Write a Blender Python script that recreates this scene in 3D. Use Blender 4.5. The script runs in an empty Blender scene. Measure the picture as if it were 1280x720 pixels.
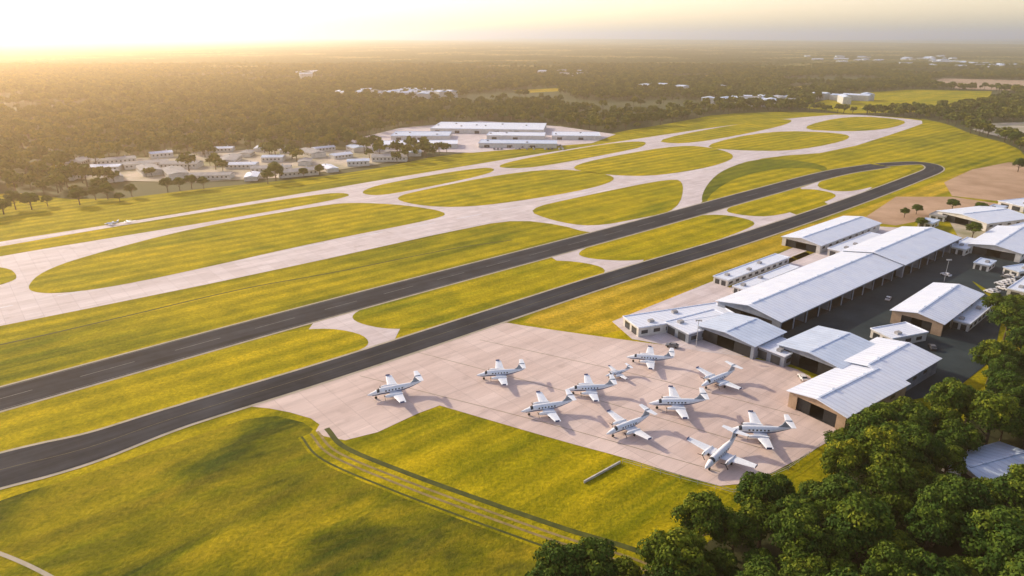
import bpy, math, random
import numpy as np
from mathutils import Vector, Matrix
R = random.Random(7)
scene = bpy.context.scene
scene.view_settings.view_transform = 'Standard'
scene.view_settings.look = 'None'
scene.view_settings.exposure = 0

# ------------------------------------------------------------------ survey frame
H = 100.0
F = 853.3
TH = math.atan((360-46)/F)
CT, ST = math.cos(TH), math.sin(TH)
def gp(x, y, z=0.0):
    """plan position on level ground of a surveyed point"""
    u = (x-640)/F; v = (y-360)/F
    t = (H-z)/(ST+v*CT)
    return Vector((u*t, (CT-v*ST)*t, z))
def w2p(X, Y, Z=0):
    dz = Z-H
    d = Y*CT - dz*ST
    if d <= 1: return (-9999, -9999)
    up = Y*ST + dz*CT
    return (640+F*X/d, 360-F*up/d)
def inpoly(p, poly):
    x, y = p; c = False; n = len(poly); j = n-1
    for i in range(n):
        xi, yi = poly[i]; xj, yj = poly[j]
        if ((yi > y) != (yj > y)) and (x < (xj-xi)*(y-yi)/(yj-yi)+xi): c = not c
        j = i
    return c
AX = math.radians(40.0)

# ------------------------------------------------------------------ materials
def newmat(name):
    m = bpy.data.materials.new(name); m.use_nodes = True
    nt = m.node_tree
    return m, nt, nt.nodes['Principled BSDF']
def ramp(nt, fac, stops):
    r = nt.nodes.new('ShaderNodeValToRGB')
    e = r.color_ramp.elements
    while len(e) < len(stops): e.new(0.5)
    for i, (p, c) in enumerate(stops):
        e[i].position = p; e[i].color = (*c, 1)
    nt.links.new(fac, r.inputs[0]); return r.outputs[0]
def noise(nt, scale, detail=4, rough=0.55, rot=0, stretch=(1, 1, 1), dist=0):
    g = nt.nodes.new('ShaderNodeNewGeometry')
    mp = nt.nodes.new('ShaderNodeMapping'); mp.vector_type = 'POINT'
    r0 = nt.nodes.new('ShaderNodeVectorRotate'); r0.rotation_type = 'Z_AXIS'
    r0.inputs['Angle'].default_value = -rot
    nt.links.new(g.outputs['Position'], r0.inputs['Vector'])
    nt.links.new(r0.outputs[0], mp.inputs['Vector'])
    mp.inputs['Scale'].default_value = stretch
    n = nt.nodes.new('ShaderNodeTexNoise')
    n.inputs['Scale'].default_value = scale; n.inputs['Detail'].default_value = detail
    n.inputs['Roughness'].default_value = rough; n.inputs['Distortion'].default_value = dist
    nt.links.new(mp.outputs[0], n.inputs['Vector'])
    return n.outputs['Fac']
def mix(nt, fac, a, b, mode='MIX'):
    m = nt.nodes.new('ShaderNodeMix'); m.data_type = 'RGBA'; m.blend_type = mode
    for s, v in ((m.inputs[0], fac), (m.inputs[6], a), (m.inputs[7], b)):
        if isinstance(v, (int, float)): s.default_value = v
        elif isinstance(v, tuple): s.default_value = (*v, 1)
        else: nt.links.new(v, s)
    return m.outputs[2]
def bump(nt, bsdf, h, strength, dist):
    b = nt.nodes.new('ShaderNodeBump'); b.inputs['Strength'].default_value = strength
    b.inputs['Distance'].default_value = dist
    nt.links.new(h, b.inputs['Height']); nt.links.new(b.outputs[0], bsdf.inputs['Normal'])

def grass_mat(name, dark, mid, light, dry, big_s=0.012, dryamt=0.65, stripes=0.2, contrast=(0.34, 0.64)):
    m, nt, b = newmat(name)
    big = noise(nt, big_s, 4, 0.62, AX, (0.7, 1.8, 1), 0.6)
    c = ramp(nt, big, [(contrast[0], dark), (0.5, mid), (contrast[1], light)])
    streak = noise(nt, 0.16, 3, 0.6, AX, (0.05, 1.0, 1))
    c = mix(nt, ramp(nt, streak, [(0.42, (0, 0, 0)), (0.68, (dryamt,)*3)]), c, dry)
    g = nt.nodes.new('ShaderNodeNewGeometry')
    r0 = nt.nodes.new('ShaderNodeVectorRotate'); r0.rotation_type = 'Z_AXIS'
    r0.inputs['Angle'].default_value = -AX
    nt.links.new(g.outputs['Position'], r0.inputs['Vector'])
    wv = nt.nodes.new('ShaderNodeTexWave'); wv.bands_direction = 'Y'; wv.inputs['Scale'].default_value = 0.033
    wv.inputs['Distortion'].default_value = 1.6; wv.inputs['Detail'].default_value = 2; wv.inputs['Detail Scale'].default_value = 0.6
    nt.links.new(r0.outputs[0], wv.inputs['Vector'])
    c = mix(nt, 1.0, c, ramp(nt, wv.outputs['Fac'], [(0.3, (1-stripes, 1-stripes*.8, 1-stripes)), (0.7, (1.05, 1.04, 1.04))]), 'MULTIPLY')
    med = noise(nt, 0.07, 5, 0.75)
    c = mix(nt, 1.0, c, ramp(nt, med, [(0.3, (0.58, 0.66, 0.55)), (0.68, (1.2, 1.15, 1.12))]), 'MULTIPLY')
    fine = noise(nt, 0.9, 3, 0.75)
    c = mix(nt, 1.0, c, ramp(nt, fine, [(0.3, (0.64, 0.7, 0.6)), (0.7, (1.27, 1.22, 1.2))]), 'MULTIPLY')
    nt.links.new(c, b.inputs['Base Color'])
    b.inputs['Roughness'].default_value = 0.95
    b.inputs['Specular IOR Level'].default_value = 0.05
    bump(nt, b, fine, 0.7, 0.5)
    return m
M_grass = grass_mat('grass_mown', (0.17, 0.19, 0.005), (0.36, 0.31, 0.005), (0.49, 0.38, 0.006), (0.55, 0.41, 0.012))
M_island = grass_mat('grass_island', (0.24, 0.25, 0.006), (0.41, 0.34, 0.006), (0.51, 0.39, 0.007), (0.57, 0.42, 0.012), 0.018)
M_dry = grass_mat('grass_dry', (0.36, 0.27, 0.012), (0.52, 0.35, 0.018), (0.62, 0.42, 0.03), (0.66, 0.46, 0.06))
M_field = grass_mat('grass_meadow', (0.050, 0.080, 0.010), (0.18, 0.185, 0.007), (0.34, 0.28, 0.010), (0.27, 0.19, 0.02), 0.026, 0.40, 0.05, (0.41, 0.60))
M_lush = grass_mat('grass_lush', (0.09, 0.13, 0.008), (0.15, 0.18, 0.008), (0.22, 0.23, 0.010), (0.25, 0.23, 0.02), 0.03)

def simple_noise_mat(name, a, b_, scale=0.3, rough=0.9, spec=0.3, bmp=0.0):
    m, nt, b = newmat(name)
    n = noise(nt, scale, 4, 0.65)
    nt.links.new(ramp(nt, n, [(0.3, a), (0.7, b_)]), b.inputs['Base Color'])
    b.inputs['Roughness'].default_value = rough
    b.inputs['Specular IOR Level'].default_value = spec
    if bmp: bump(nt, b, n, bmp, 0.2)
    return m
def concrete_mat(name, c1, c2, slab=6.0):
    m, nt, b = newmat(name)
    n1 = noise(nt, 0.03, 5, 0.65, AX, (0.5, 1.3, 1))
    c = ramp(nt, n1, [(0.3, c1), (0.7, c2)])
    st = noise(nt, 0.25, 4, 0.7, AX, (0.12, 1, 1))
    c = mix(nt, 1.0, c, ramp(nt, st, [(0.3, (0.80, 0.79, 0.79)), (0.65, (1.04, 1.04, 1.04))]), 'MULTIPLY')
    g = nt.nodes.new('ShaderNodeNewGeometry')
    r0 = nt.nodes.new('ShaderNodeVectorRotate'); r0.rotation_type = 'Z_AXIS'
    r0.inputs['Angle'].default_value = -AX
    nt.links.new(g.outputs['Position'], r0.inputs['Vector'])
    br = nt.nodes.new('ShaderNodeTexBrick'); br.offset = 0.0
    br.inputs['Scale'].default_value = 1.0
    br.inputs['Brick Width'].default_value = slab; br.inputs['Row Height'].default_value = slab
    br.inputs['Mortar Size'].default_value = 0.10; br.inputs['Mortar Smooth'].default_value = 0.3
    br.inputs['Color1'].default_value = (1, 1, 1, 1); br.inputs['Color2'].default_value = (0.9, 0.88, 0.87, 1)
    br.inputs['Mortar'].default_value = (0.76, 0.74, 0.74, 1)
    nt.links.new(r0.outputs[0], br.inputs['Vector'])
    c = mix(nt, 1.0, c, br.outputs['Color'], 'MULTIPLY')
    sp = noise(nt, 0.16, 3, 0.5)
    c = mix(nt, ramp(nt, sp, [(0.60, (0, 0, 0)), (0.78, (0.4, 0.4, 0.4))]), c, (0.32, 0.24, 0.21))
    nt.links.new(c, b.inputs['Base Color']); b.inputs['Roughness'].default_value = 0.85
    return m
M_conc = concrete_mat('concrete_pale', (0.62, 0.55, 0.56), (0.76, 0.69, 0.70))
M_apron = concrete_mat('apron_concrete', (0.62, 0.50, 0.46), (0.78, 0.65, 0.60), 7.5)
def asphalt_mat():
    m, nt, b = newmat('asphalt')
    n1 = noise(nt, 0.35, 4, 0.65, AX, (0.03, 1, 1))
    c = ramp(nt, n1, [(0.3, (0.020, 0.025, 0.033)), (0.7, (0.050, 0.056, 0.068))])
    n2 = noise(nt, 0.05, 4, 0.7)
    c = mix(nt, 1.0, c, ramp(nt, n2, [(0.3, (0.65, 0.67, 0.72)), (0.7, (1.4, 1.4, 1.4))]), 'MULTIPLY')
    nt.links.new(c, b.inputs['Base Color']); b.inputs['Roughness'].default_value = 0.95
    b.inputs['Specular IOR Level'].default_value = 0.08
    return m
M_asph = asphalt_mat()
M_yard = simple_noise_mat('yard_asphalt', (0.022, 0.036, 0.045), (0.045, 0.065, 0.075), 0.08, 0.95, 0.08)
M_shoulder = simple_noise_mat('shoulder', (0.34, 0.31, 0.22), (0.50, 0.44, 0.36), 0.2)
M_paint = simple_noise_mat('marking_paint', (0.12, 0.12, 0.12), (0.26, 0.26, 0.25), 0.9)
M_ypaint = simple_noise_mat('marking_paint_yellow', (0.14, 0.12, 0.07), (0.26, 0.22, 0.10), 0.9)
M_soil = simple_noise_mat('soil', (0.34, 0.21, 0.12), (0.56, 0.38, 0.25), 0.03)
M_track = simple_noise_mat('track_dirt', (0.16, 0.13, 0.04), (0.36, 0.27, 0.11), 0.4)
M_ditch = simple_noise_mat('ditch_grass', (0.035, 0.05, 0.008), (0.10, 0.11, 0.014), 0.3)
M_town = simple_noise_mat('town_ground', (0.20, 0.20, 0.08), (0.66, 0.56, 0.48), 0.03)
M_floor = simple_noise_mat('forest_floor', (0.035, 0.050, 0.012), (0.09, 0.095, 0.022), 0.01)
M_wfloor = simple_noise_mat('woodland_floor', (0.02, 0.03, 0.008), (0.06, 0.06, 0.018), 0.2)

def roof_mat(name, a, b_, ang=AX):
    m, nt, b = newmat(name)
    n = noise(nt, 0.18, 4, 0.6)
    c = ramp(nt, n, [(0.3, a), (0.7, b_)])
    g = nt.nodes.new('ShaderNodeNewGeometry')
    r0 = nt.nodes.new('ShaderNodeVectorRotate'); r0.rotation_type = 'Z_AXIS'
    r0.inputs['Angle'].default_value = -ang
    nt.links.new(g.outputs['Position'], r0.inputs['Vector'])
    w = nt.nodes.new('ShaderNodeTexWave'); w.bands_direction = 'X'; w.inputs['Scale'].default_value = 0.16
    nt.links.new(r0.outputs[0], w.inputs['Vector'])
    c = mix(nt, 1.0, c, ramp(nt, w.outputs['Fac'], [(0.0, (0.84, 0.84, 0.86)), (0.25, (1, 1, 1))]), 'MULTIPLY')
    rust = noise(nt, 0.5, 4, 0.7, ang + math.pi/2, (0.15, 1, 1))
    c = mix(nt, ramp(nt, rust, [(0.55, (0, 0, 0)), (0.8, (0.35, 0.35, 0.35))]), c, (0.42, 0.38, 0.35))
    nt.links.new(c, b.inputs['Base Color']); b.inputs['Roughness'].default_value = 0.5
    return m
M_roof = roof_mat('metal_roof_white', (0.70, 0.77, 0.91), (0.80, 0.86, 0.96))
M_roof2 = roof_mat('metal_roof_blue', (0.48, 0.58, 0.74), (0.62, 0.72, 0.88))
M_wallw = simple_noise_mat('wall_cladding', (0.50, 0.48, 0.45), (0.68, 0.66, 0.62), 0.4)
M_wallg = simple_noise_mat('wall_cladding_grey', (0.16, 0.19, 0.24), (0.27, 0.30, 0.36), 0.4)
M_walltan = simple_noise_mat('wall_tan', (0.34, 0.24, 0.16), (0.48, 0.35, 0.25), 0.4)
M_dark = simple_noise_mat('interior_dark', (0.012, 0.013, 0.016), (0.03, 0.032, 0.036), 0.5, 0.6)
M_glass = simple_noise_mat('window_glass', (0.02, 0.025, 0.03), (0.05, 0.06, 0.07), 0.5, 0.12, 0.6)
M_steel = simple_noise_mat('steel', (0.35, 0.36, 0.38), (0.48, 0.49, 0.5), 0.5, 0.5)
M_rubber = simple_noise_mat('rubber', (0.015, 0.015, 0.016), (0.03, 0.03, 0.03), 2.0, 0.8)
M_rgrey = simple_noise_mat('roof_grey', (0.26, 0.26, 0.27), (0.40, 0.40, 0.41), 0.3)
def obj_rand_paint(name, stops, rough=0.3):
    m, nt, b = newmat(name)
    oi = nt.nodes.new('ShaderNodeObjectInfo')
    c = ramp(nt, oi.outputs['Random'], stops)
    n = noise(nt, 1.5, 3)
    c = mix(nt, 1.0, c, ramp(nt, n, [(0.3, (0.88, 0.88, 0.88)), (0.7, (1, 1, 1))]), 'MULTIPLY')
    nt.links.new(c, b.inputs['Base Color']); b.inputs['Roughness'].default_value = rough
    return m
M_plane = obj_rand_paint('aircraft_paint', [(0, (0.78, 0.85, 0.95)), (0.5, (0.84, 0.88, 0.94)), (1, (0.76, 0.83, 0.92))])
M_pblue = simple_noise_mat('aircraft_trim', (0.03, 0.06, 0.16), (0.05, 0.09, 0.22), 1.0, 0.3)
M_pgrey = simple_noise_mat('aircraft_trim_grey', (0.20, 0.26, 0.34), (0.32, 0.39, 0.48), 0.6, 0.4)
M_car = obj_rand_paint('car_paint', [(0, (0.8, 0.8, 0.8)), (0.5, (0.7, 0.7, 0.72)), (0.7, (0.35, 0.36, 0.38)), (0.85, (0.06, 0.06, 0.07)), (1, (0.08, 0.14, 0.26))])

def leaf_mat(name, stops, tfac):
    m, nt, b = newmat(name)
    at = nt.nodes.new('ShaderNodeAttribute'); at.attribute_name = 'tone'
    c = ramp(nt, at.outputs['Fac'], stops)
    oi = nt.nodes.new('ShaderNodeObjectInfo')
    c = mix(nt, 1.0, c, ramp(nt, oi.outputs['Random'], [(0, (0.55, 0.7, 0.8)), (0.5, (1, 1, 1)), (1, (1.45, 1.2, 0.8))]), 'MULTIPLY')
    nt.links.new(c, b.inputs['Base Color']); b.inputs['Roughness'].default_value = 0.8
    b.inputs['Specular IOR Level'].default_value = 0.12
    if tfac:
        tr = nt.nodes.new('ShaderNodeBsdfTranslucent')
        nt.links.new(c, tr.inputs['Color'])
        ms = nt.nodes.new('ShaderNodeMixShader'); ms.inputs[0].default_value = tfac
        nt.links.new(b.outputs[0], ms.inputs[1]); nt.links.new(tr.outputs[0], ms.inputs[2])
        nt.links.new(ms.outputs[0], nt.nodes['Material Output'].inputs['Surface'])
    return m
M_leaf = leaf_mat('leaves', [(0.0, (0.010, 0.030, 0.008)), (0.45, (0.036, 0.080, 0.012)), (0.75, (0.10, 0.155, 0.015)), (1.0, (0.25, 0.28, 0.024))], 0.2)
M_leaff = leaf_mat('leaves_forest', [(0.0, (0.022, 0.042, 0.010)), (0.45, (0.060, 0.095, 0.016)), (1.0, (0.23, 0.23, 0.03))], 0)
M_bark = simple_noise_mat('bark', (0.06, 0.045, 0.03), (0.13, 0.10, 0.07), 2.0)

# ------------------------------------------------------------------ mesh helpers
def link(o, parent=None):
    scene.collection.objects.link(o)
    if parent is not None: o.parent = parent
    return o
def mesh_obj(name, verts, faces, mats, parent=None):
    me = bpy.data.meshes.new(name)
    me.from_pydata([tuple(v) for v in verts], [], faces)
    for m in mats: me.materials.append(m)
    me.update()
    return link(bpy.data.objects.new(name, me), parent)
def chaikin(p, n):
    for _ in range(n):
        q = []
        for i in range(len(p)):
            a = p[i]; b = p[(i+1) % len(p)]
            q.append(a*0.75+b*0.25); q.append(a*0.25+b*0.75)
        p = q
    return p
def sheet(name, pts, mat, z, smooth=2):
    p = [gp(x, y) for x, y in pts]
    if smooth: p = chaikin(p, smooth)
    if sum(p[i].x*p[(i+1) % len(p)].y-p[(i+1) % len(p)].x*p[i].y for i in range(len(p))) < 0: p.reverse()
    return mesh_obj(name, [(v.x, v.y, z) for v in p], [list(range(len(p)))], [mat])
def catmull(pts, n=10):
    out = []
    P = [pts[0]*2-pts[1]] + pts + [pts[-1]*2-pts[-2]]
    for i in range(1, len(P)-2):
        for k in range(n):
            t = k/n
            out.append(0.5*((2*P[i]) + (-P[i-1]+P[i+1])*t + (2*P[i-1]-5*P[i]+4*P[i+1]-P[i+2])*t*t + (-P[i-1]+3*P[i]-3*P[i+1]+P[i+2])*t**3))
    out.append(P[-2]); return out
def strip_geo(c, w, z, off=0.0):
    vs = []; n = len(c)
    for i, p in enumerate(c):
        d = (c[min(i+1, n-1)]-c[max(i-1, 0)]); d.z = 0; d.normalize()
        nrm = Vector((-d.y, d.x, 0))
        ww = w[i] if isinstance(w, list) else w
        o = off[i] if isinstance(off, list) else off
        a = p+nrm*(o-ww/2); b = p+nrm*(o+ww/2)
        vs += [(a.x, a.y, z), (b.x, b.y, z)]
    fs = [[2*i, 2*i+2, 2*i+3, 2*i+1] for i in range(n-1)]
    return vs, fs
def strip(name, c, w, mat, z, off=0.0):
    v, f = strip_geo(c, w, z, off)
    return mesh_obj(name, v, f, [mat])
def dashes(name, c, w, mat, z, on, gap):
    vs = []; fs = []
    pts = [c[0]]
    for i in range(len(c)-1):
        L = (c[i+1]-c[i]).length; k = max(1, int(L))
        for j in range(1, k+1): pts.append(c[i].lerp(c[i+1], j/k))
    i = 0; per = int(on+gap)
    while i+int(on) < len(pts):
        v, f = strip_geo(pts[i:i+int(on)+1], w, z)
        b = len(vs); vs += v; fs += [[q+b for q in ff] for ff in f]
        i += per
    return mesh_obj(name, vs, fs, [mat])

class MB:
    def __init__(s): s.v = []; s.f = []; s.m = []
    def box(s, c, sz, m=0, rot=0):
        b = len(s.v); cx, cy, cz = c; x, y, z = sz[0]/2, sz[1]/2, sz[2]/2
        cr, sr = math.cos(rot), math.sin(rot)
        for dx, dy, dz in ((-x,-y,-z),(x,-y,-z),(x,y,-z),(-x,y,-z),(-x,-y,z),(x,-y,z),(x,y,z),(-x,y,z)):
            s.v.append((cx+dx*cr-dy*sr, cy+dx*sr+dy*cr, cz+dz))
        for f in ((0,3,2,1),(4,5,6,7),(0,1,5,4),(1,2,6,5),(2,3,7,6),(3,0,4,7)):
            s.f.append([b+i for i in f]); s.m.append(m)
    def poly(s, vs, faces, m=0):
        b = len(s.v); s.v += [tuple(v) for v in vs]
        for f in faces: s.f.append([b+i for i in f]); s.m.append(m)
    def tube(s, p0, p1, r0, r1, n=8, m=0, caps=True):
        p0 = Vector(p0); p1 = Vector(p1); d = (p1-p0).normalized()
        a = d.orthogonal().normalized(); b_ = d.cross(a)
        b = len(s.v)
        for p, r in ((p0, r0), (p1, r1)):
            for k in range(n):
                t = 2*math.pi*k/n
                s.v.append(tuple(p+a*math.cos(t)*r+b_*math.sin(t)*r))
        for k in range(n):
            s.f.append([b+k, b+(k+1) % n, b+n+(k+1) % n, b+n+k]); s.m.append(m)
        if caps:
            s.f.append([b+k for k in range(n)][::-1]); s.m.append(m)
            s.f.append([b+n+k for k in range(n)]); s.m.append(m)
    def mesh(s, name, mats, smooth=False):
        me = bpy.data.meshes.new(name); me.from_pydata(s.v, [], s.f)
        for m in mats: me.materials.append(m)
        me.polygons.foreach_set('material_index', s.m)
        if smooth: me.polygons.foreach_set('use_smooth', [True]*len(s.f))
        me.update(); return me
    def obj(s, name, mats, parent=None, smooth=False):
        return link(bpy.data.objects.new(name, s.mesh(name, mats, smooth)), parent)

# ------------------------------------------------------------------ ground
g = 30000
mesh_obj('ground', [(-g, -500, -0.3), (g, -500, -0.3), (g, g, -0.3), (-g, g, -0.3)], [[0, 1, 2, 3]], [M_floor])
AIRFIELD = [(-900,1150),(-900,290),(-300,262),(0,240),(120,252),(250,236),(330,228),(450,215),(560,192),(700,182),(760,167),(850,152),(900,142),(1000,139),(1150,148),(1185,155),(1215,168),(1270,182),(1290,205),(1330,230),(1500,290),(2200,400),(2200,1150)]
sheet('airfield_grass', AIRFIELD, M_grass, 0.0, 1)
sheet('meadow', [(-900,1150),(-900,900),(-300,730),(0,625),(110,592),(230,550),(330,516),(395,532),(380,550),(445,590),(560,628),(700,676),(900,740),(1100,1150)], M_field, 0.03, 1)
sheet('dry_grass', [(640,400),(760,360),(950,300),(1110,250),(1200,215),(1260,205),(1240,225),(1150,250),(1095,285),(1000,305),(900,345),(800,392),(770,420),(700,412)], M_dry, 0.02, 1)

# concrete
sheet('taxiway_concrete', [(-500,505),(0,408),(330,341),(600,281),(650,275),(700,281),(735,291),(760,290),(862,262),(880,252),(890,228),(930,205),(960,196),(1045,190),(1130,163),(1160,152),(1130,148),(1060,142),(985,148),(900,158),(800,173),(700,188),(500,221),(400,238),(150,279),(0,302),(-500,385)], M_conc, 0.03, 1)
sheet('link_taxiway', [(400,392),(460,368),(520,372),(470,470),(400,470),(380,420)], M_conc, 0.045, 0)
sheet('link_taxiway', [(690,322),(740,295),(830,290),(790,345),(740,356)], M_conc, 0.045, 0)
sheet('link_taxiway', [(860,275),(930,245),(1000,270),(930,296),(870,300)], M_conc, 0.045, 0)
sheet('link_taxiway', [(1000,235),(1060,215),(1090,235),(1040,258)], M_conc, 0.045, 0)
sheet('aircraft_apron', [(300,507),(450,459),(625,402),(660,408),(780,425),(900,440),(990,458),(1020,475),(1030,500),(1055,540),(985,582),(917,612),(850,594),(780,572),(700,551),(560,510),(546,506),(445,553),(392,543),(402,527),(350,512)], M_apron, 0.055, 1)
isl = [
 [(34,357),(52,340),(100,322),(240,285),(400,257),(440,253),(505,256),(560,265),(550,273),(400,302),(250,336),(150,357),(80,367),(40,366)],
 [(-60,330),(10,334),(22,344),(18,352),(-60,372)],
 [(-500,398),(5,307),(200,274),(400,242),(436,241),(436,247),(300,271),(130,299),(30,315),(-500,410)],
 [(448,240),(480,229),(600,209),(622,211),(606,219),(500,241),(465,245)],
 [(490,247),(530,237),(620,219),(690,211),(745,215),(775,223),(740,236),(640,253),(570,260),(515,256)],
 [(618,208),(650,199),(760,179),(808,176),(806,183),(780,189),(680,208),(640,211)],
 [(708,209),(760,196),(850,181),(895,185),(922,195),(900,206),(850,216),(800,221),(740,217)],
 [(812,175),(940,152),(990,148),(988,155),(920,170),(850,181)],
 [(865,184),(960,163),(1055,166),(1066,174),(1000,188),(940,189)],
 [(990,161),(1060,144),(1140,150),(1115,161),(1060,165)],
 [(655,262),(720,247),(842,222),(856,230),(848,263),(800,273),(740,284),(690,276)],
]
for p in isl: sheet('grass_island', p, M_island, 0.08, 2)
sheet('grass_island', [(874,255),(883,230),(905,211),(950,197),(1020,203),(1042,214),(960,239),(895,254)], M_lush, 0.06, 2)
sheet('grass_island', [(880,256),(892,238),(925,220),(975,210),(1020,210),(1032,216),(960,239),(897,254)], M_island, 0.08, 2)

# runway & taxiway (asphalt)
r1 = catmull([gp(*p) for p in [(-420,615),(0,499),(400,389),(735,300),(860,266),(950,241),(1040,217),(1100,207)]], 12)
r2c = [(-420,712),(-150,631),(0,588),(110,560),(230,519),(450,451),(755,351),(930,298),(1060,254),(1140,224),(1168,211),(1150,204),(1100,206)]
r2 = catmull([gp(*p) for p in r2c], 12)
wr2 = [17.0 if i < 30 else max(12.5, 17-(i-30)*0.25) for i in range(len(r2))]
strip('runway_shoulder', r1, 19.0, M_shoulder, 0.085)
strip('taxiway_shoulder', r2, [w+2.2 for w in wr2], M_shoulder, 0.10)
strip('runway', r1, 16.8, M_asph, 0.125)
strip('taxiway', r2, wr2, M_asph, 0.14)
jsl = [
 [(-400,620),(0,519),(180,470),(330,420),(400,409),(450,416),(465,430),(440,442),(300,487),(130,538),(50,553),(0,565),(-400,680)],
 [(438,393),(470,379),(620,336),(690,324),(750,331),(760,343),(700,361),(550,407),(490,413),(445,404)],
 [(718,316),(760,299),(850,272),(900,267),(945,276),(940,285),(850,316),(800,327),(735,324)],
 [(900,263),(940,250),(1000,234),(1050,242),(1035,252),(970,271),(930,270)],
 [(1015,231),(1050,216),(1110,208),(1142,212),(1135,217),(1080,238),(1040,240)],
]
for p in jsl: sheet('grass_island', p, M_island, 0.07, 2)
def offc(c, d):
    out = []
    for i, p in enumerate(c):
        t = (c[min(i+1, len(c)-1)]-c[max(i-1, 0)]); t.z = 0; t.normalize()
        dd = d[i] if isinstance(d, list) else d
        out.append(p+Vector((-t.y, t.x, 0))*dd)
    return out
dashes('runway_centre_line', r1, 0.3, M_paint, 0.15, 14, 12)
strip('runway_edge_line', offc(r1, 7.7), 0.25, M_paint, 0.15)
strip('runway_edge_line', offc(r1, -7.7), 0.25, M_paint, 0.15)
strip('taxiway_centre_line', r2, 0.15, M_ypaint, 0.165)
c1 = [gp(-400,470), gp(0,385), gp(330,318), gp(620,264), gp(820,222), gp(950,194)]
dashes('concrete_runway_centre_line', catmull(c1, 10), 0.45, M_roof, 0.06, 18, 14)
for a, b in (((520,440),(950,560)), ((600,425),(1000,520)), ((450,470),(900,590))):
    strip('apron_lead_line', catmull([gp(*a), gp((a[0]+b[0])/2, (a[1]+b[1])/2-3), gp(*b)], 8), 0.18, M_ypaint, 0.08)

# tracks and ditches in the grass
tr = [gp(*p) for p in [(395,540),(420,566),(500,600),(600,637),(700,672),(820,712),(950,790)]]
trc = catmull(tr, 8)
strip('ditch_verge', trc, 10.0, M_grass, 0.045)
strip('drainage_ditch', offc(trc, 3.0), 1.5, M_ditch, 0.07)
strip('drainage_ditch', offc(trc, -4.0), 0.6, M_ditch, 0.07)
strip('farm_track', offc(trc, 0.4), 0.7, M_track, 0.07)
strip('farm_track', offc(trc, -1.5), 0.7, M_track, 0.07)
strip('footpath', catmull([gp(-60,670), gp(0,692), gp(40,709), (gp(85,733))], 6), 0.9, M_shoulder, 0.07)
strip('drainage_ditch', catmull([gp(-200,470), gp(0,431), gp(150,397), gp(300,362), gp(420,340), gp(560,312), gp(640,300)], 8), 1.0, M_ditch, 0.05)

# yards, fields
sheet('hangar_yard', [(975,413),(1100,350),(1190,298),(1240,300),(1265,325),(1215,352),(1255,388),(1240,450),(1190,490),(1140,500),(1060,460),(1000,455),(960,430)], M_yard, 0.09, 0)
sheet('service_paving', [(765,402),(800,388),(895,350),(1000,306),(1095,283),(1130,285),(1110,320),(960,410),(970,450),(880,440),(790,424)], M_conc, 0.07, 0)
for k in range(6):
    x = 905+k*17; y = 356-k*7
    sheet('verge', [(x,y),(x+34,y-13),(x+40,y-10),(x+7,y+4)], M_dry, 0.11, 0)
sheet('car_park', [(1205,345),(1240,322),(1300,320),(1330,350),(1330,372),(1250,372)], M_yard, 0.10, 0)
sheet('industrial_yard', [(1180,265),(1260,262),(1360,290),(1400,330),(1290,335),(1200,300)], M_town, 0.08, 0)
sheet('ploughed_field', [(1180,228),(1215,212),(1260,203),(1340,206),(1500,225),(1600,262),(1400,262),(1270,254),(1190,245)], M_soil, 0.05, 0)
sheet('stubble_field', [(1075,276),(1120,246),(1190,246),(1300,262),(1190,268),(1120,282)], M_soil, 0.06, 0)
FIELDS = [
 ([(1000,134),(1060,117),(1140,112),(1240,114),(1235,130),(1150,140),(1060,142)], M_island),
 ([(1150,105),(1180,98),(1300,101),(1380,108),(1290,114),(1200,111)], M_soil),
 ([(1215,162),(1240,154),(1300,152),(1420,170),(1330,178),(1260,174)], M_town),
 ([(640,113),(700,110),(720,113),(660,116)], M_dry),
 ([(820,96),(900,94),(930,97),(850,99)], M_dry),
 ([(1100,90),(1200,87),(1260,91),(1150,95)], M_dry),
 ([(960,112),(1010,107),(1050,109),(1000,115)], M_dry),
]
for p, m in FIELDS: sheet('field', p, m, 0.1, 0)
TOWN1 = [(70,215),(100,205),(250,190),(330,186),(450,188),(520,193),(470,206),(350,222),(240,228),(150,226),(95,224)]
TOWN2 = [(435,176),(500,160),(600,151),(700,158),(770,168),(740,179),(590,191),(470,188)]
sheet('town_ground', TOWN1, M_town, 0.05, 0)
sheet('industrial_lot', TOWN2, M_conc, 0.09, 0)
sheet('warm_meadow', [(-500,262),(0,238),(120,254),(300,235),(450,218),(560,195),(600,200),(400,228),(150,268),(0,292),(-500,360)], M_island, 0.015, 1)

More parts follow.
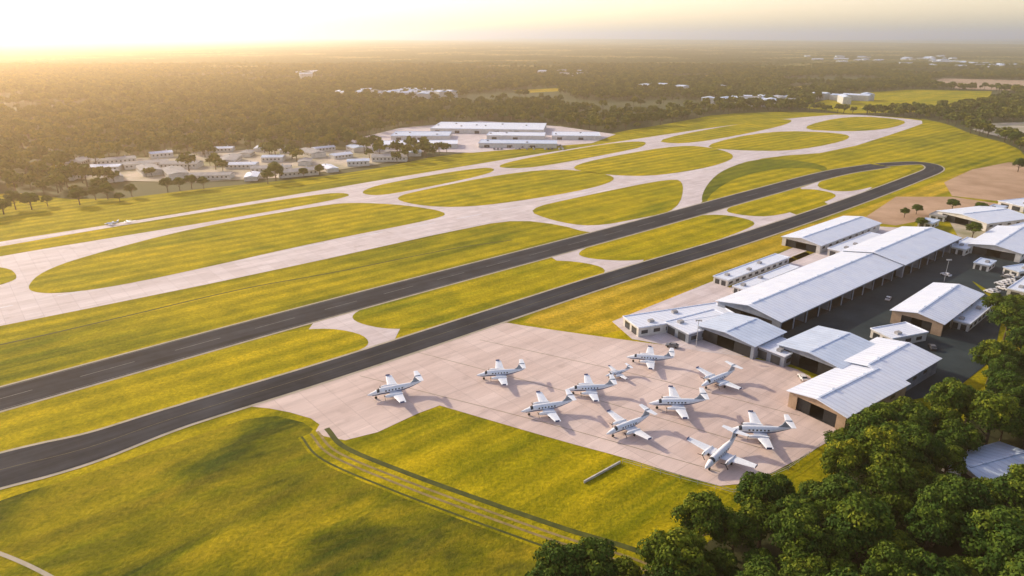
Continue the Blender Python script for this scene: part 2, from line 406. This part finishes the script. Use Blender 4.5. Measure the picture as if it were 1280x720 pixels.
# ------------------------------------------------------------------ hangars
def gable(name, px, L, W, eave, ridge, ang=38, roof=None, wall=None, open_side=False, front_door=0.8, vents=True):
    roof = roof or M_roof; wall = wall or M_wallw
    o = bpy.data.objects.new(name, None); link(o)
    o.location = gp(*px); o.rotation_euler[2] = math.radians(ang)
    h = W/2; t = 0.25
    mb = MB()
    mb.box((L/2, h-t/2, eave/2), (L-2*t, t, eave))
    dw = W*front_door/2; dh = eave*0.86
    for x0, door in ((0, front_door > 0), (L-t, False)):
        if door:
            for s in (-1, 1):
                mb.box((x0+t/2, s*(h+dw)/2, dh/2), (t, h-dw, dh))
            vs = [(x0+dx, y, z) for dx in (0, t) for y, z in ((-h, dh), (h, dh), (h, eave), (0, ridge), (-h, eave))]
        else:
            vs = [(x0+dx, y, z) for dx in (0, t) for y, z in ((-h, 0), (h, 0), (h, eave), (0, ridge), (-h, eave))]
        mb.poly(vs, [(0,1,2,3,4)[::-1], (5,6,7,8,9)] + [(i, (i+1) % 5, 5+(i+1) % 5, 5+i) for i in range(5)])
    if not open_side:
        mb.box((L/2, -h+t/2, eave/2), (L-2*t, t, eave))
    else:
        mb.box((L/2, -h+t/2, eave*0.91), (L-2*t, t, eave*0.18))
        n = max(2, int(L/9))
        for i in range(n+1):
            mb.box((t+0.3+(L-2*t-0.6)*i/n, -h+t/2, eave*0.41), (0.6, t, eave*0.82-0.02))
        for i in range(1, n):
            if i % 2 == 0: mb.box((L*i/n, 0, eave*0.42), (0.2, W-1.5, eave*0.84))
    mb.obj('walls', [wall], o)
    ov = 0.7; rt = 0.22
    sl = (ridge-eave)/h
    rb = MB()
    for s in (-1, 1):
        ye = s*(h+ov); ze = eave-sl*ov+0.05
        vs = [(-ov, 0, ridge+0.05), (L+ov, 0, ridge+0.05), (L+ov, ye, ze), (-ov, ye, ze)]
        vs += [(x, y, z+rt) for x, y, z in vs]
        fs = [(4,5,6,7),(0,3,2,1),(2,3,7,6),(0,4,7,3),(1,2,6,5)] if s < 0 else [(7,6,5,4),(1,2,3,0),(6,7,3,2),(3,7,4,0),(5,6,2,1)]
        rb.poly(vs, fs)
    rb.obj('roof', [roof], o)
    if vents:
        vb = MB(); vb.box((L/2, 0, ridge+0.34), (L*0.96, 0.6, 0.2))
        nv = max(2, int(L/14))
        for i in range(nv):
            vb.box((L*(i+0.5)/nv, 0, ridge+0.58), (1.0, 0.9, 0.3))
        vb.obj('ridge_vents', [M_roof2], o)
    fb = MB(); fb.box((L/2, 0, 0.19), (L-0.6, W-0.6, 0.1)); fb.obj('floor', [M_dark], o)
    if front_door > 0:
        db = MB(); nd = 6
        for i in range(nd):
            if i in (2, 3): continue
            db.box((0.45+0.12*(i % 2), -dw+dw*2*(i+0.5)/nd, dh/2), (0.1, dw*2/nd, dh-0.1))
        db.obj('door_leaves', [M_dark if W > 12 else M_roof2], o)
    sb = MB()
    for i in range(max(2, int(L/7))):
        x = 3.5+i*7
        if x < L-2: sb.box((x, h+0.02, eave*0.62), (2.4, 0.08, 1.0))
        if x < L-2 and not open_side: sb.box((x, -h-0.02, eave*0.62), (2.4, 0.08, 1.0))
    sb.obj('windows', [M_glass], o)
    return o
def flatb(name, px, L, W, hgt, ang, wall=None, bays=True, roof=None):
    """low flat-roofed building: walls, roof deck inside a parapet, roof units, openings"""
    o = bpy.data.objects.new(name, None); link(o); o.location = gp(*px); o.rotation_euler[2] = math.radians(ang)
    mb = MB(); mb.box((L/2, 0, hgt/2), (L, W, hgt)); mb.obj('walls', [wall or M_wallw], o)
    rb = MB(); rb.box((L/2, 0, hgt+0.08), (L+0.6, W+0.6, 0.16))
    for s in (-1, 1): rb.box((L/2, s*(W/2+.15), hgt+.30), (L+.6, .3, .28))
    for x in (-.15, L+.15): rb.box((x, 0, hgt+.30), (.3, W, .28))
    rb.obj('roof', [roof or M_roof], o)
    ub = MB()
    for i in range(max(1, int(L/14))):
        if R.random() < .6 or i == 0: ub.box((5+i*14+R.uniform(-3, 3), R.uniform(-W*.25, W*.25), hgt+.6), (2.0, 1.5, .85))
    ub.obj('roof_units', [M_rgrey], o)
    wb = MB()
    if bays:
        for i in range(int(L/5)):
            for s in (-1, 1): wb.box((2.5+i*5, s*(W/2+.02), hgt*.5), (2.6, .1, hgt*.4))
        for k in (-1, 1): wb.box((-.02, k*W*.22, hgt*.42), (.1, W*.3, hgt*.75))
    else:
        for i in range(max(2, int(L/22))): wb.box((8+i*22, -W/2-.02, hgt*.3), (5, .1, hgt*.6))
    wb.obj('openings', [M_glass], o)
    return o
gable('aircraft_hangar', (933,406), 101, 26, 5.6, 7.8, 39.5, wall=M_wallg, open_side=True, front_door=0.75)
gable('aircraft_hangar', (1088,338), 66, 27, 6.2, 8.6, 40, wall=M_wallg, open_side=True)
gable('aircraft_hangar', (1018,524), 32, 17, 5.0, 6.4, 35, wall=M_walltan, front_door=0.7)
gable('aircraft_hangar', (1080,482), 26, 19, 5.2, 6.8, 37, wall=M_wallg, front_door=0.85)
gable('aircraft_hangar', (1008,464), 24, 21, 5.4, 6.6, 37, roof=M_roof2, wall=M_wallg, front_door=0.9)
gable('aircraft_hangar', (905,436), 18, 22, 5.0, 6.2, 39, roof=M_roof2, wall=M_wallg, front_door=0.9)
gable('aircraft_hangar', (1143,412), 44, 17, 5.0, 6.6, 42, wall=M_walltan, open_side=True, front_door=0.6)
flatb('storage_shed', (1198,412), 30, 6, 3.0, 42)
flatb('storage_shed', (1100,428), 16, 9, 3.2, 20)
flatb('storage_shed', (960,452), 12, 11, 3.8, 38, wall=M_wallg)
flatb('workshop_building', (788,414), 40, 11, 3.4, 20)
flatb('workshop_building', (845,422), 24, 12, 3.6, 30, wall=M_wallg)
gable('workshop_building', (1000,312), 66, 20, 4.4, 6.0, 40)
flatb('workshop_building', (1045,322), 45, 9, 3.4, 40)
flatb('storage_shed', (900,356), 50, 7, 2.8, 40)
flatb('storage_shed', (922,368), 44, 5, 2.8, 40)
gable('warehouse', (1200,281), 36, 30, 4.5, 6.0, 20)
gable('warehouse', (1240,322), 50, 22, 4.5, 6.2, 42)
flatb('warehouse', (1290,300), 45, 24, 4.5, 30)
flatb('warehouse', (1262,262), 50, 16, 3.5, 20)
gable('storage_shed', (1205,606), 19, 12, 3.5, 4.6, 20, roof=M_roof2)
flatb('storage_shed', (1275,375), 26, 10, 3.4, 40)
flatb('storage_shed', (1195,318), 24, 7, 3.2, 40)
for px, l_, w_ in [((1155,285),12,7),((1170,276),14,8),((1245,296),12,8),((1225,338),10,6),((1262,345),12,7),((1250,282),14,8),((1238,268),16,7)]:
    flatb('storage_shed', px, l_, w_, 2.9, R.choice([20, 40, 42]), roof=R.choice([M_roof, M_roof2, M_rgrey]))

# far warehouses & houses
flatb('warehouse', (545,162), 125, 60, 5, -6, bays=False)
flatb('warehouse', (600,182), 75, 24, 4, -4, bays=False, roof=M_roof2); flatb('warehouse', (468,184), 80, 26, 4, 4, bays=False)
flatb('warehouse', (492,172), 60, 34, 4, 0, bays=False, roof=M_roof2); flatb('warehouse', (690,172), 50, 30, 4, -4, bays=False)
flatb('warehouse', (610,172), 60, 26, 4, -5, bays=False)

def house_mesh(L, W, e, r, mats):
    mb = MB(); h = W/2
    mb.box((0, 0, e/2), (L, W, e), 0)
    vs = [(-L/2-.4, -h-.4, e), (L/2+.4, -h-.4, e), (L/2+.4, h+.4, e), (-L/2-.4, h+.4, e), (-L/2-.4, 0, e+r), (L/2+.4, 0, e+r)]
    mb.poly(vs, [(0,1,5,4),(2,3,4,5),(0,4,3),(1,2,5),(3,2,1,0)], 1)
    for i in range(int(L/3.2)):
        x = -L/2+1.8+i*3.2
        for s in (-1, 1): mb.box((x, s*(h+0.02), e*0.6), (1.2, 0.1, 1.2), 2)
    mb.box((L*0.28, W*0.12, e+r*0.9), (0.8, 0.8, 1.6), 0)
    return mb.mesh('house', mats)
hm = []
for i in range(8):
    hm.append(house_mesh(R.uniform(12, 34), R.uniform(9, 14), R.uniform(3, 4.2), R.uniform(0.8, 1.6), [M_wallw, [M_roof, M_roof2, M_rgrey, M_rgrey][i % 4], M_glass]))
def scatter_houses(poly, n, mind=22):
    xs = [p[0] for p in poly]; ys = [p[1] for p in poly]; pl = []
    tries = 0
    while len(pl) < n and tries < n*60:
        tries += 1
        x = R.uniform(min(xs), max(xs)); y = R.uniform(min(ys), max(ys))
        if not inpoly((x, y), poly): continue
        w = gp(x, y)
        if any((w-q).length < mind for q in pl): continue
        pl.append(w)
        o = link(bpy.data.objects.new('house', R.choice(hm))); o.location = w
        o.rotation_euler[2] = math.radians(R.choice([8, 98, 35, 125])+R.uniform(-6, 6))
    return pl
town_pts = scatter_houses(TOWN1, 34, 28)

# distant settlements (one mass object)
mbm = MB()
for cx, cy, sx, sy, n in [(515,121,70,3,22),(935,130,60,3,16),(1060,126,40,3,5),(1110,76,90,4,24),(860,113,50,3,4),(700,95,40,3,6),(1200,82,60,4,10),(350,95,60,3,4),(1245,84,30,3,6)]:
    for i in range(n):
        x = R.gauss(cx, sx*0.5); y = max(60, R.gauss(cy, sy*0.5)); w = gp(x, y)
        s = 1 + w.y/6000
        L, W_, e = R.uniform(14, 40)*s, R.uniform(10, 18)*s, R.uniform(7, 9)*s
        ang = R.uniform(0, 3); m = R.choice([0, 0, 1, 2])
        mbm.box((w.x, w.y, e/2), (L, W_, e), 3, ang)
        cr, sr = math.cos(ang), math.sin(ang)
        pts = [(-L/2-.5, -W_/2-.5, e), (L/2+.5, -W_/2-.5, e), (L/2+.5, W_/2+.5, e), (-L/2-.5, W_/2+.5, e), (-L/2-.5, 0, e+2), (L/2+.5, 0, e+2)]
        mbm.poly([(w.x+a*cr-b*sr, w.y+a*sr+b*cr, c+0.02) for a, b, c in pts], [(0,1,5,4),(2,3,4,5),(0,4,3),(1,2,5)], m)
mbm.obj('distant_town_buildings', [M_roof, M_roof2, M_rgrey, M_wallw])

# ------------------------------------------------------------------ aircraft
def loft(mb, rings, n=14, m=0, matfn=None):
    b = len(mb.v)
    for (x, zc, ry, rz) in rings:
        for k in range(n):
            t = 2*math.pi*k/n
            mb.v.append((x, ry*math.sin(t), zc+rz*math.cos(t)))
    for i in range(len(rings)-1):
        for k in range(n):
            mb.f.append([b+i*n+k, b+i*n+(k+1) % n, b+(i+1)*n+(k+1) % n, b+(i+1)*n+k])
            mb.m.append(matfn(i, k) if matfn else m)
    mb.f.append([b+k for k in range(n)]); mb.m.append(m)
    mb.f.append([b+(len(rings)-1)*n+k for k in range(n)][::-1]); mb.m.append(m)
fus = MB()
rings = [(7.6,1.55,.06,.06),(7.2,1.57,.28,.26),(6.4,1.62,.52,.5),(5.6,1.7,.68,.66),(5.0,1.85,.76,.82),(4.3,2.0,.82,.95),(3.2,2.02,.86,.98),(0,2.02,.88,1.0),(-2.2,2.05,.84,.95),(-4,2.2,.66,.75),(-5.6,2.42,.42,.5),(-7,2.62,.2,.26),(-7.6,2.7,.06,.08)]
def fmf(i, k):
    if i == 4 and k in (11, 12, 13, 0, 1, 2): return 1
    if 1 < i < 11 and k in (4, 9): return 2
    if 0 < i < 12 and 4 < k < 9: return 3
    return 0
loft(fus, rings, 14, 0, fmf)
me_fus = fus.mesh('fuselage', [M_plane, M_glass, M_pblue, M_pgrey], True)
win = MB()
for i in range(6):
    for s in (-1, 1): win.box((2.6-i*0.9, s*0.86, 2.25), (0.42, 0.06, 0.38))
me_win = win.mesh('cabin_windows', [M_glass])
def wing(mb, xr, xt, y0, y1, z0, z1, cr, ct, th, m=0):
    for s in (-1, 1):
        vs = []
        for (x, y, z, c, t) in ((xr, y0, z0, cr, th), (xt, y1, z1, ct, th*0.45)):
            for fx, fz in ((0, 0), (-.12, .5), (-.4, .6), (-1, 0), (-.4, -.35), (-.12, -.35)):
                vs.append((x+fx*c, s*y, z+fz*t))
        fs = [(i, (i+1) % 6, 6+(i+1) % 6, 6+i) for i in range(6)] + [(5,4,3,2,1,0), (6,7,8,9,10,11)]
        if s < 0: fs = [f[::-1] for f in fs]
        mb.poly(vs, fs, m)
wg = MB(); wing(wg, 1.8, 0.6, 0.5, 8.3, 1.45, 1.95, 3.4, 1.7, 0.38)
wg.box((0.0, 8.32, 2.15), (1.2, 0.08, 0.5), 1); wg.box((0.0, -8.32, 2.15), (1.2, 0.08, 0.5), 1)
me_wing = wg.mesh('wings', [M_plane, M_pblue], False)
tl = MB(); wing(tl, -5.7, -6.3, 0.1, 3.2, 4.5, 4.55, 1.9, 1.1, 0.16)
vs = []
for s in (-1, 1):
    vs += [(-3.9, s*.1, 2.6), (-5.2, s*.08, 3.6), (-5.8, s*.06, 4.75), (-7.4, s*.04, 4.75), (-7.3, s*.08, 2.7)]
tl.poly(vs, [(0,1,2,3,4), (9,8,7,6,5)]+[((i+1) % 5, i, 5+i, 5+(i+1) % 5) for i in range(5)], 1)
me_tail = tl.mesh('tail', [M_plane, M_pgrey])
nc = MB()
for s in (-1, 1):
    b = len(nc.v)
    loft(nc, [(3.3,1.7,.15,.15),(3.1,1.7,.36,.36),(2.2,1.68,.5,.48),(0.5,1.65,.48,.42),(-1.6,1.72,.12,.12)], 10)
    for i in range(b, len(nc.v)): x, y, z = nc.v[i]; nc.v[i] = (x, y+s*2.8, z)
me_nac = nc.mesh('engine_nacelles', [M_plane], True)
pr = MB()
for s in (-1, 1):
    pr.tube((3.3, s*2.8, 1.7), (3.65, s*2.8, 1.7), .17, .03, 8, 0)
    for k in range(3):
        a = k*2*math.pi/3+0.4
        c, sn = math.cos(a), math.sin(a)
        p = [(3.42, s*2.8+sn*.1-c*.07, 1.7+c*.1+sn*.07), (3.42, s*2.8+sn*.1+c*.07, 1.7+c*.1-sn*.07), (3.45, s*2.8+sn*1.2+c*.12, 1.7+c*1.2-sn*.12), (3.39, s*2.8+sn*1.2-c*.05, 1.7+c*1.2+sn*.05)]
        q = [(x+0.04, y, z) for x, y, z in p]
        pr.poly(p+q, [(0,1,2,3),(7,6,5,4),(0,4,5,1),(1,5,6,2),(2,6,7,3),(3,7,4,0)])
me_prop = pr.mesh('propellers', [M_rubber])
ge = MB()
for x, y in ((5.3, 0), (0.2, 2.8), (0.2, -2.8)):
    ge.tube((x, y, 0.35), (x, y, 1.5), .07, .09, 6, 0)
    ge.tube((x, y-.13, .36), (x, y+.13, .36), .36, .36, 14, 1)
me_gear = ge.mesh('landing_gear', [M_steel, M_rubber])
def aircraft(px, hd, sc=1.0):
    o = link(bpy.data.objects.new('parked_twin_propeller_aircraft', None))
    w = gp(*px); o.location = (w.x, w.y, 0.06); o.rotation_euler[2] = math.radians(hd); o.scale = (sc,)*3
    for n, me in (('fuselage', me_fus), ('cabin_windows', me_win), ('wings', me_wing), ('tail', me_tail), ('engine_nacelles', me_nac), ('propellers', me_prop), ('landing_gear', me_gear)):
        link(bpy.data.objects.new(n, me), o)
for px, hd, sc in [((494,494),203,1.08),((626,473),188,1.0),((684,516),196,1.02),((738,492),184,0.98),((772,470),205,0.6),((812,454),170,1.0),((785,539),212,1.0),((846,511),180,1.08),((897,480),214,1.0),((948,546),176,1.1),((900,575),228,1.1)]:
    aircraft(px, hd, sc)
for px, hd in [((140,281),200),((160,279),130)]: aircraft(px, hd, 0.5)

# ------------------------------------------------------------------ vehicles
cb = MB()
prof = [(-2.15,.35),(2.15,.35),(2.2,.75),(1.9,.92),(1.0,1.0),(0.45,1.42),(-1.2,1.45),(-1.85,1.05),(-2.2,.95)]
n = len(prof); vs = []
for y in (-.88, .88):
    for x, z in prof: vs.append((x, y*(0.82 if z > 1.2 else 1), z))
cb.poly(vs, [tuple(range(n)), tuple(range(2*n-1, n-1, -1))])
for i in range(n):
    j = (i+1) % n; cb.f.append([j, i, n+i, n+j]); cb.m.append(1 if i in (4, 6) else 0)
for s in (-1, 1): cb.box((-0.35, s*.82, 1.2), (1.7, .06, .3), 1)
for x in (-1.35, 1.35):
    for s in (-1, 1): cb.tube((x, s*.7, .33), (x, s*.92, .33), .33, .33, 12, 2)
me_car = cb.mesh('car', [M_car, M_glass, M_rubber])
def car(w, ang, z=0.1):
    o = link(bpy.data.objects.new('parked_car', me_car)); o.location = (w.x, w.y, z); o.rotation_euler[2] = ang
for r_ in range(4):
    for k in range(14):
        if R.random() < 0.3: continue
        a = gp(1232+r_*13, 368-r_*10); d = Vector((math.cos(.5), math.sin(.5), 0)); car(a+d*k*3.0, 0.5+math.pi/2)
for px in [(1182,345),(1165,436),(1110,375),(1003,474),(840,434)]:
    car(gp(*px), R.uniform(0, 3))
for r_ in range(4):
    for k in range(24):
        if R.random() < 0.4: continue
        w = gp(600, 187-r_*2.2)+Vector((k*3.4, 0, 0)); car(w, math.pi/2)

def fence(name, pts, h=1.2, sp=2.5, mat=None, solid=False):
    mb = MB()
    for i in range(len(pts)-1):
        a, b = pts[i], pts[i+1]; L = (b-a).length; ang = math.atan2(b.y-a.y, b.x-a.x); k = max(1, int(L/sp))
        for j in range(k+1):
            p = a.lerp(b, j/k); mb.tube((p.x, p.y, 0), (p.x, p.y, h), .06, .06, 5)
        m = (a+b)/2
        for z in ((h*.5,) if solid else (h*.45, h*.9)):
            mb.box((m.x, m.y, z), (L, .07 if not solid else .3, .07 if not solid else h*.9), 0, ang)
    return mb.obj(name, [mat or M_steel])
fence('low_barrier', [gp(730,604), gp(775,579)], 0.7, 2, M_wallw, True)
fence('perimeter_fence', [gp(1035,552), gp(985,588), gp(917,618), gp(850,600), gp(778,579)], 1.4, 4)

def mast(px):
    o = MB(); w = gp(*px)
    o.tube((w.x, w.y, 0), (w.x, w.y, 10), .14, .08, 8)
    o.box((w.x, w.y, 10.1), (2.2, .3, .2))
    for d in (-.8, 0, .8): o.box((w.x+d, w.y-.2, 9.9), (.5, .5, .25))
    o.obj('apron_light_mast', [M_steel])
for p in [(870,434),(1180,352)]: mast(p)

# ------------------------------------------------------------------ trees
def tree_mesh(name, seed, Ht, Rc, nl, leaves, ls, limbs=6, leafm=None):
    rr = random.Random(seed); rs = np.random.RandomState(seed)
    mb = MB(); th = Ht*0.55
    mb.tube((0, 0, -0.2), (0.1, 0.1, th), Rc*.075, Rc*.035, 7, 0)
    lobes = []
    for i in range(nl):
        a = i*2.399+rr.uniform(-.4, .4); f = (i+.5)/nl
        el = math.asin(max(-1, min(1, -0.35+1.33*f)))
        rad = Rc*rr.uniform(.55, .82)
        c = Vector((math.cos(a)*math.cos(el)*rad, math.sin(a)*math.cos(el)*rad, Ht*.60+math.sin(el)*Ht*.30*rr.uniform(.85, 1.2)))
        lobes.append((c, Rc*rr.uniform(.20, .42), rr.random()))
    lobes.append((Vector((0, 0, Ht*.62)), Rc*.5, .3))
    for i in range(limbs):
        c = lobes[i*len(lobes)//limbs][0]
        mb.tube((0.05, 0.05, Ht*(.25+.25*i/limbs)), tuple(c*0.85+Vector((0, 0, Ht*.05))), Rc*.03, Rc*.01, 5, 0)
    nb = len(mb.f)
    tot = sum(r*r for _, r, _ in lobes)
    LV = []; LF = []; tone = []
    b = len(mb.v)
    for c, r, tn in lobes:
        k = max(4, int(leaves*r*r/tot))
        d = rs.normal(size=(k, 3)); d /= np.linalg.norm(d, axis=1)[:, None]
        d[:, 2] = np.where(d[:, 2] < -0.3, -d[:, 2], d[:, 2])
        rad = r*(rs.uniform(.35, 1.12, size=k)**.5)
        p = d*rad[:, None]; p[:, 2] *= .8; p += np.array(c)
        nn = d+rs.normal(size=(k, 3))*.4; nn /= np.linalg.norm(nn, axis=1)[:, None]
        u = np.cross(nn, rs.normal(size=(k, 3))); u /= np.linalg.norm(u, axis=1)[:, None]
        v = np.cross(nn, u)
        s = ls*rs.uniform(.6, 1.3, size=k)[:, None]
        q = np.stack([p+u*s*.6, p+v*s*.38, p-u*s*.6, p-v*s*.38], 1).reshape(-1, 3)
        base = b+len(LV); LV += q.tolist()
        LF += [[base+4*i, base+4*i+1, base+4*i+2, base+4*i+3] for i in range(k)]
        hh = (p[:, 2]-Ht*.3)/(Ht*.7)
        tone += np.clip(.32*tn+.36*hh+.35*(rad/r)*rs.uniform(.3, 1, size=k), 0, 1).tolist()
    mb.v += [tuple(x) for x in LV]; mb.f += LF; mb.m += [1]*len(LF)
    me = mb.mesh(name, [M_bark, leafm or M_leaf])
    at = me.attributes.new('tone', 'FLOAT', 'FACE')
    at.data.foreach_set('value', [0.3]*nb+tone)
    return me
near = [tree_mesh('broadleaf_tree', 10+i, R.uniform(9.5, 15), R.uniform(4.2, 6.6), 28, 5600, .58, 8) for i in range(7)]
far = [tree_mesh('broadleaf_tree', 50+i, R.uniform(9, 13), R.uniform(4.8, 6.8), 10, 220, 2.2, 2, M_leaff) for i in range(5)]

WOODS = [(640,800),(690,762),(760,735),(850,700),(905,665),(960,640),(1045,612),(1046,575),(1080,545),(1150,535),(1220,528),(1232,480),(1262,450),(1300,440),(1400,425),(2100,520),(2100,1000),(640,1000)]
CLR = [(1190,572),(1300,574),(1300,645),(1200,645)]
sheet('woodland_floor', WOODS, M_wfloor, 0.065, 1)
pts = []
for i in range(26000):
    X = R.uniform(0, 330); Y = R.uniform(60, 270)
    p = w2p(X, Y)
    if not inpoly(p, WOODS) or inpoly(p, CLR): continue
    if p[0] > 1700: continue
    if any((X-a)**2+(Y-b)**2 < 33 for a, b in pts): continue
    pts.append((X, Y))
for X, Y in pts:
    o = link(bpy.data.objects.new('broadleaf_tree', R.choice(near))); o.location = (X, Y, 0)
    o.rotation_euler[2] = R.uniform(0, 6.28); s = R.uniform(.6, 1.2); o.scale = (s, s, s*R.uniform(.85, 1.15))
for px, s in [((100,256),.9),((120,250),.6),((135,249),.7),((165,246),.6),((150,252),.5),((20,262),.8),((40,262),.9),((5,268),.9),((-20,270),1),((345,226),.9),((335,230),.7),((240,236),.7),((255,236),.6),((210,240),.7),((225,238),.6),((1268,182),.9),((1255,178),.8),((1225,266),.6),((1190,262),.6),((1262,405),.8),((1240,400),.7),((1255,425),.9),((1275,435),.9),((1145,268),.5),((1130,272),.4),((60,258),.5),((380,222),.6),((400,220),.6),((1272,215),.7),((1150,285),.5),((1215,298),.6)]:
    o = link(bpy.data.objects.new('broadleaf_tree', R.choice(near))); o.location = gp(*px); o.rotation_euler[2] = R.uniform(0, 6); o.scale = (s*1.2, s*1.2, s)

# distant forest: instanced collection
col = bpy.data.collections.new('forest_tree_kinds')
for me in far: col.objects.link(bpy.data.objects.new('broadleaf_tree_kind', me))
excl = [AIRFIELD, TOWN2] + [p for p, _ in FIELDS]
sp = 12.5
P = []; S = []
def vn(X, Y, s, seed):
    return (math.sin(X/s+seed)+math.sin(Y/s*1.3+seed*2.1)+math.sin((X+Y)/s*.7+seed*.7)+math.sin((X-Y*.8)/s*1.9+seed*3.3))/4
Y = 330.0
while Y < 2600:
    half = Y*0.80+120
    k = int(2*half/sp)
    for i in range(k):
        X = -half+i*sp+R.uniform(-6, 6); yy = Y+R.uniform(-6, 6)
        p = w2p(X, yy)
        if any(inpoly(p, e) for e in excl): continue
        if inpoly(p, TOWN1) and (R.random() < .5 or any((X-q.x)**2+(yy-q.y)**2 < 260 for q in town_pts)): continue
        v = vn(X, yy, 130, 1.3)
        if v > 0.42 and R.random() < .93: continue
        P.append((X, yy, 0)); S.append(R.uniform(.55, 1.35))
    Y += sp*(1+max(0, Y-1200)/3000)
me = bpy.data.meshes.new('forest'); me.from_pydata(P, [], [])
a = me.attributes.new('scl', 'FLOAT', 'POINT'); a.data.foreach_set('value', S)
fo = link(bpy.data.objects.new('forest', me))
ng = bpy.data.node_groups.new('scatter_trees', 'GeometryNodeTree')
ng.interface.new_socket('Geometry', in_out='INPUT', socket_type='NodeSocketGeometry')
ng.interface.new_socket('Geometry', in_out='OUTPUT', socket_type='NodeSocketGeometry')
N = ng.nodes; gi = N.new('NodeGroupInput'); go = N.new('NodeGroupOutput')
ip = N.new('GeometryNodeInstanceOnPoints'); ci = N.new('GeometryNodeCollectionInfo')
ci.inputs['Collection'].default_value = col; ci.inputs['Separate Children'].default_value = True; ci.inputs['Reset Children'].default_value = True
ip.inputs['Pick Instance'].default_value = True
rv = N.new('FunctionNodeRandomValue'); rv.data_type = 'FLOAT_VECTOR'
rv.inputs[0].default_value = (0, 0, 0); rv.inputs[1].default_value = (0, 0, 6.283)
na = N.new('GeometryNodeInputNamedAttribute'); na.data_type = 'FLOAT'; na.inputs['Name'].default_value = 'scl'
L = ng.links
L.new(gi.outputs[0], ip.inputs['Points']); L.new(ci.outputs[0], ip.inputs['Instance'])
L.new(rv.outputs[0], ip.inputs['Rotation']); L.new(na.outputs[0], ip.inputs['Scale']); L.new(ip.outputs[0], go.inputs[0])
md = fo.modifiers.new('scatter', 'NODES'); md.node_group = ng

# far canopy
nr, na_ = 300, 900
rad = 2350*np.power(24000/2350, np.linspace(0, 1, nr))
ang = np.radians(np.linspace(-62, 62, na_))
RR, AA = np.meshgrid(rad, ang, indexing='ij')
rs = np.random.RandomState(5)
X = RR*np.sin(AA); Yy = RR*np.cos(AA)
hh = rs.uniform(0, 1, size=X.shape)*6+4
low = (np.sin(X/310+1)+np.sin(Yy/420+2)+np.sin((X+Yy)/530)+np.sin((X-Yy)/260+.5))/4
hills = 14*np.clip((RR-4000)/9000, 0, 1)*(np.sin(X/2100+.7)+np.sin(X/900+Yy/3000)+1.2)
Z = hh + 2*low + hills
V = np.stack([X, Yy, Z], -1).reshape(-1, 3)
idx = np.arange(nr*na_).reshape(nr, na_)
Fq = np.stack([idx[:-1, :-1], idx[:-1, 1:], idx[1:, 1:], idx[1:, :-1]], -1).reshape(-1, 4)
M_far, nt, b = newmat('distant_canopy')
n1 = noise(nt, 0.0016, 5, 0.6); n2 = noise(nt, 0.03, 4, 0.7)
c = ramp(nt, n1, [(0.35, (0.03, 0.048, 0.012)), (0.54, (0.08, 0.09, 0.022)), (0.60, (0.38, 0.30, 0.10)), (0.66, (0.08, 0.095, 0.025))])
c = mix(nt, 1.0, c, ramp(nt, n2, [(0.3, (0.5, 0.55, 0.5)), (0.7, (1.4, 1.35, 1.2))]), 'MULTIPLY')
nt.links.new(c, b.inputs['Base Color']); b.inputs['Roughness'].default_value = 0.95; b.inputs['Specular IOR Level'].default_value = 0.05
me = bpy.data.meshes.new('distant_forest'); me.from_pydata(V.tolist(), [], Fq.tolist()); me.materials.append(M_far)
link(bpy.data.objects.new('distant_forest', me))

# ------------------------------------------------------------------ atmosphere
hz = MB(); hz.box((0, 14000, 85), (60000, 30000, 280))
M_h = bpy.data.materials.new('haze'); M_h.use_nodes = True
nt = M_h.node_tree; nt.nodes.clear()
vo = nt.nodes.new('ShaderNodeVolumeScatter'); ou = nt.nodes.new('ShaderNodeOutputMaterial')
vo.inputs['Color'].default_value = (1.0, 0.74, 0.46, 1); vo.inputs['Density'].default_value = 0.00027
vo.inputs['Anisotropy'].default_value = 0.6
nt.links.new(vo.outputs[0], ou.inputs['Volume'])
try: M_h.cycles.volume_sampling = 'DISTANCE'; M_h.cycles.homogeneous_volume = True
except Exception as e: print(e)
hz.obj('atmosphere_haze', [M_h])

# ------------------------------------------------------------------ light
SE, SA = math.radians(23), math.radians(-52)   # elevation, azimuth clockwise from +Y
w = bpy.data.worlds.new('World'); scene.world = w; w.use_nodes = True
nt = w.node_tree; bg = nt.nodes['Background']
sk = nt.nodes.new('ShaderNodeTexSky'); sk.sky_type = 'NISHITA'; sk.sun_disc = False
sk.sun_elevation = SE; sk.sun_rotation = SA % (2*math.pi)
sk.air_density = 1.0; sk.dust_density = 1.0; sk.ozone_density = 1.0; sk.altitude = 100
tint = mix(nt, 1.0, sk.outputs[0], (2.15, 1.58, 1.34), 'MULTIPLY')
nt.links.new(tint, bg.inputs[0]); bg.inputs[1].default_value = 0.15
sd = bpy.data.lights.new('sun', 'SUN'); sd.energy = 5.0; sd.angle = math.radians(0.5); sd.color = (1.0, 0.80, 0.53)
so = link(bpy.data.objects.new('sun', sd))
dirv = Vector((math.sin(SA)*math.cos(SE), math.cos(SA)*math.cos(SE), math.sin(SE)))
so.rotation_euler = dirv.to_track_quat('Z', 'Y').to_euler(); so.location = (-300, 300, 400)

# ------------------------------------------------------------------ camera
cd = bpy.data.cameras.new('camera'); cd.sensor_width = 36; cd.lens = 24; cd.clip_end = 80000; cd.clip_start = 1
co = link(bpy.data.objects.new('camera', cd)); co.location = (0, 0, H)
co.rotation_euler = (math.pi/2-TH, 0, 0)
scene.camera = co
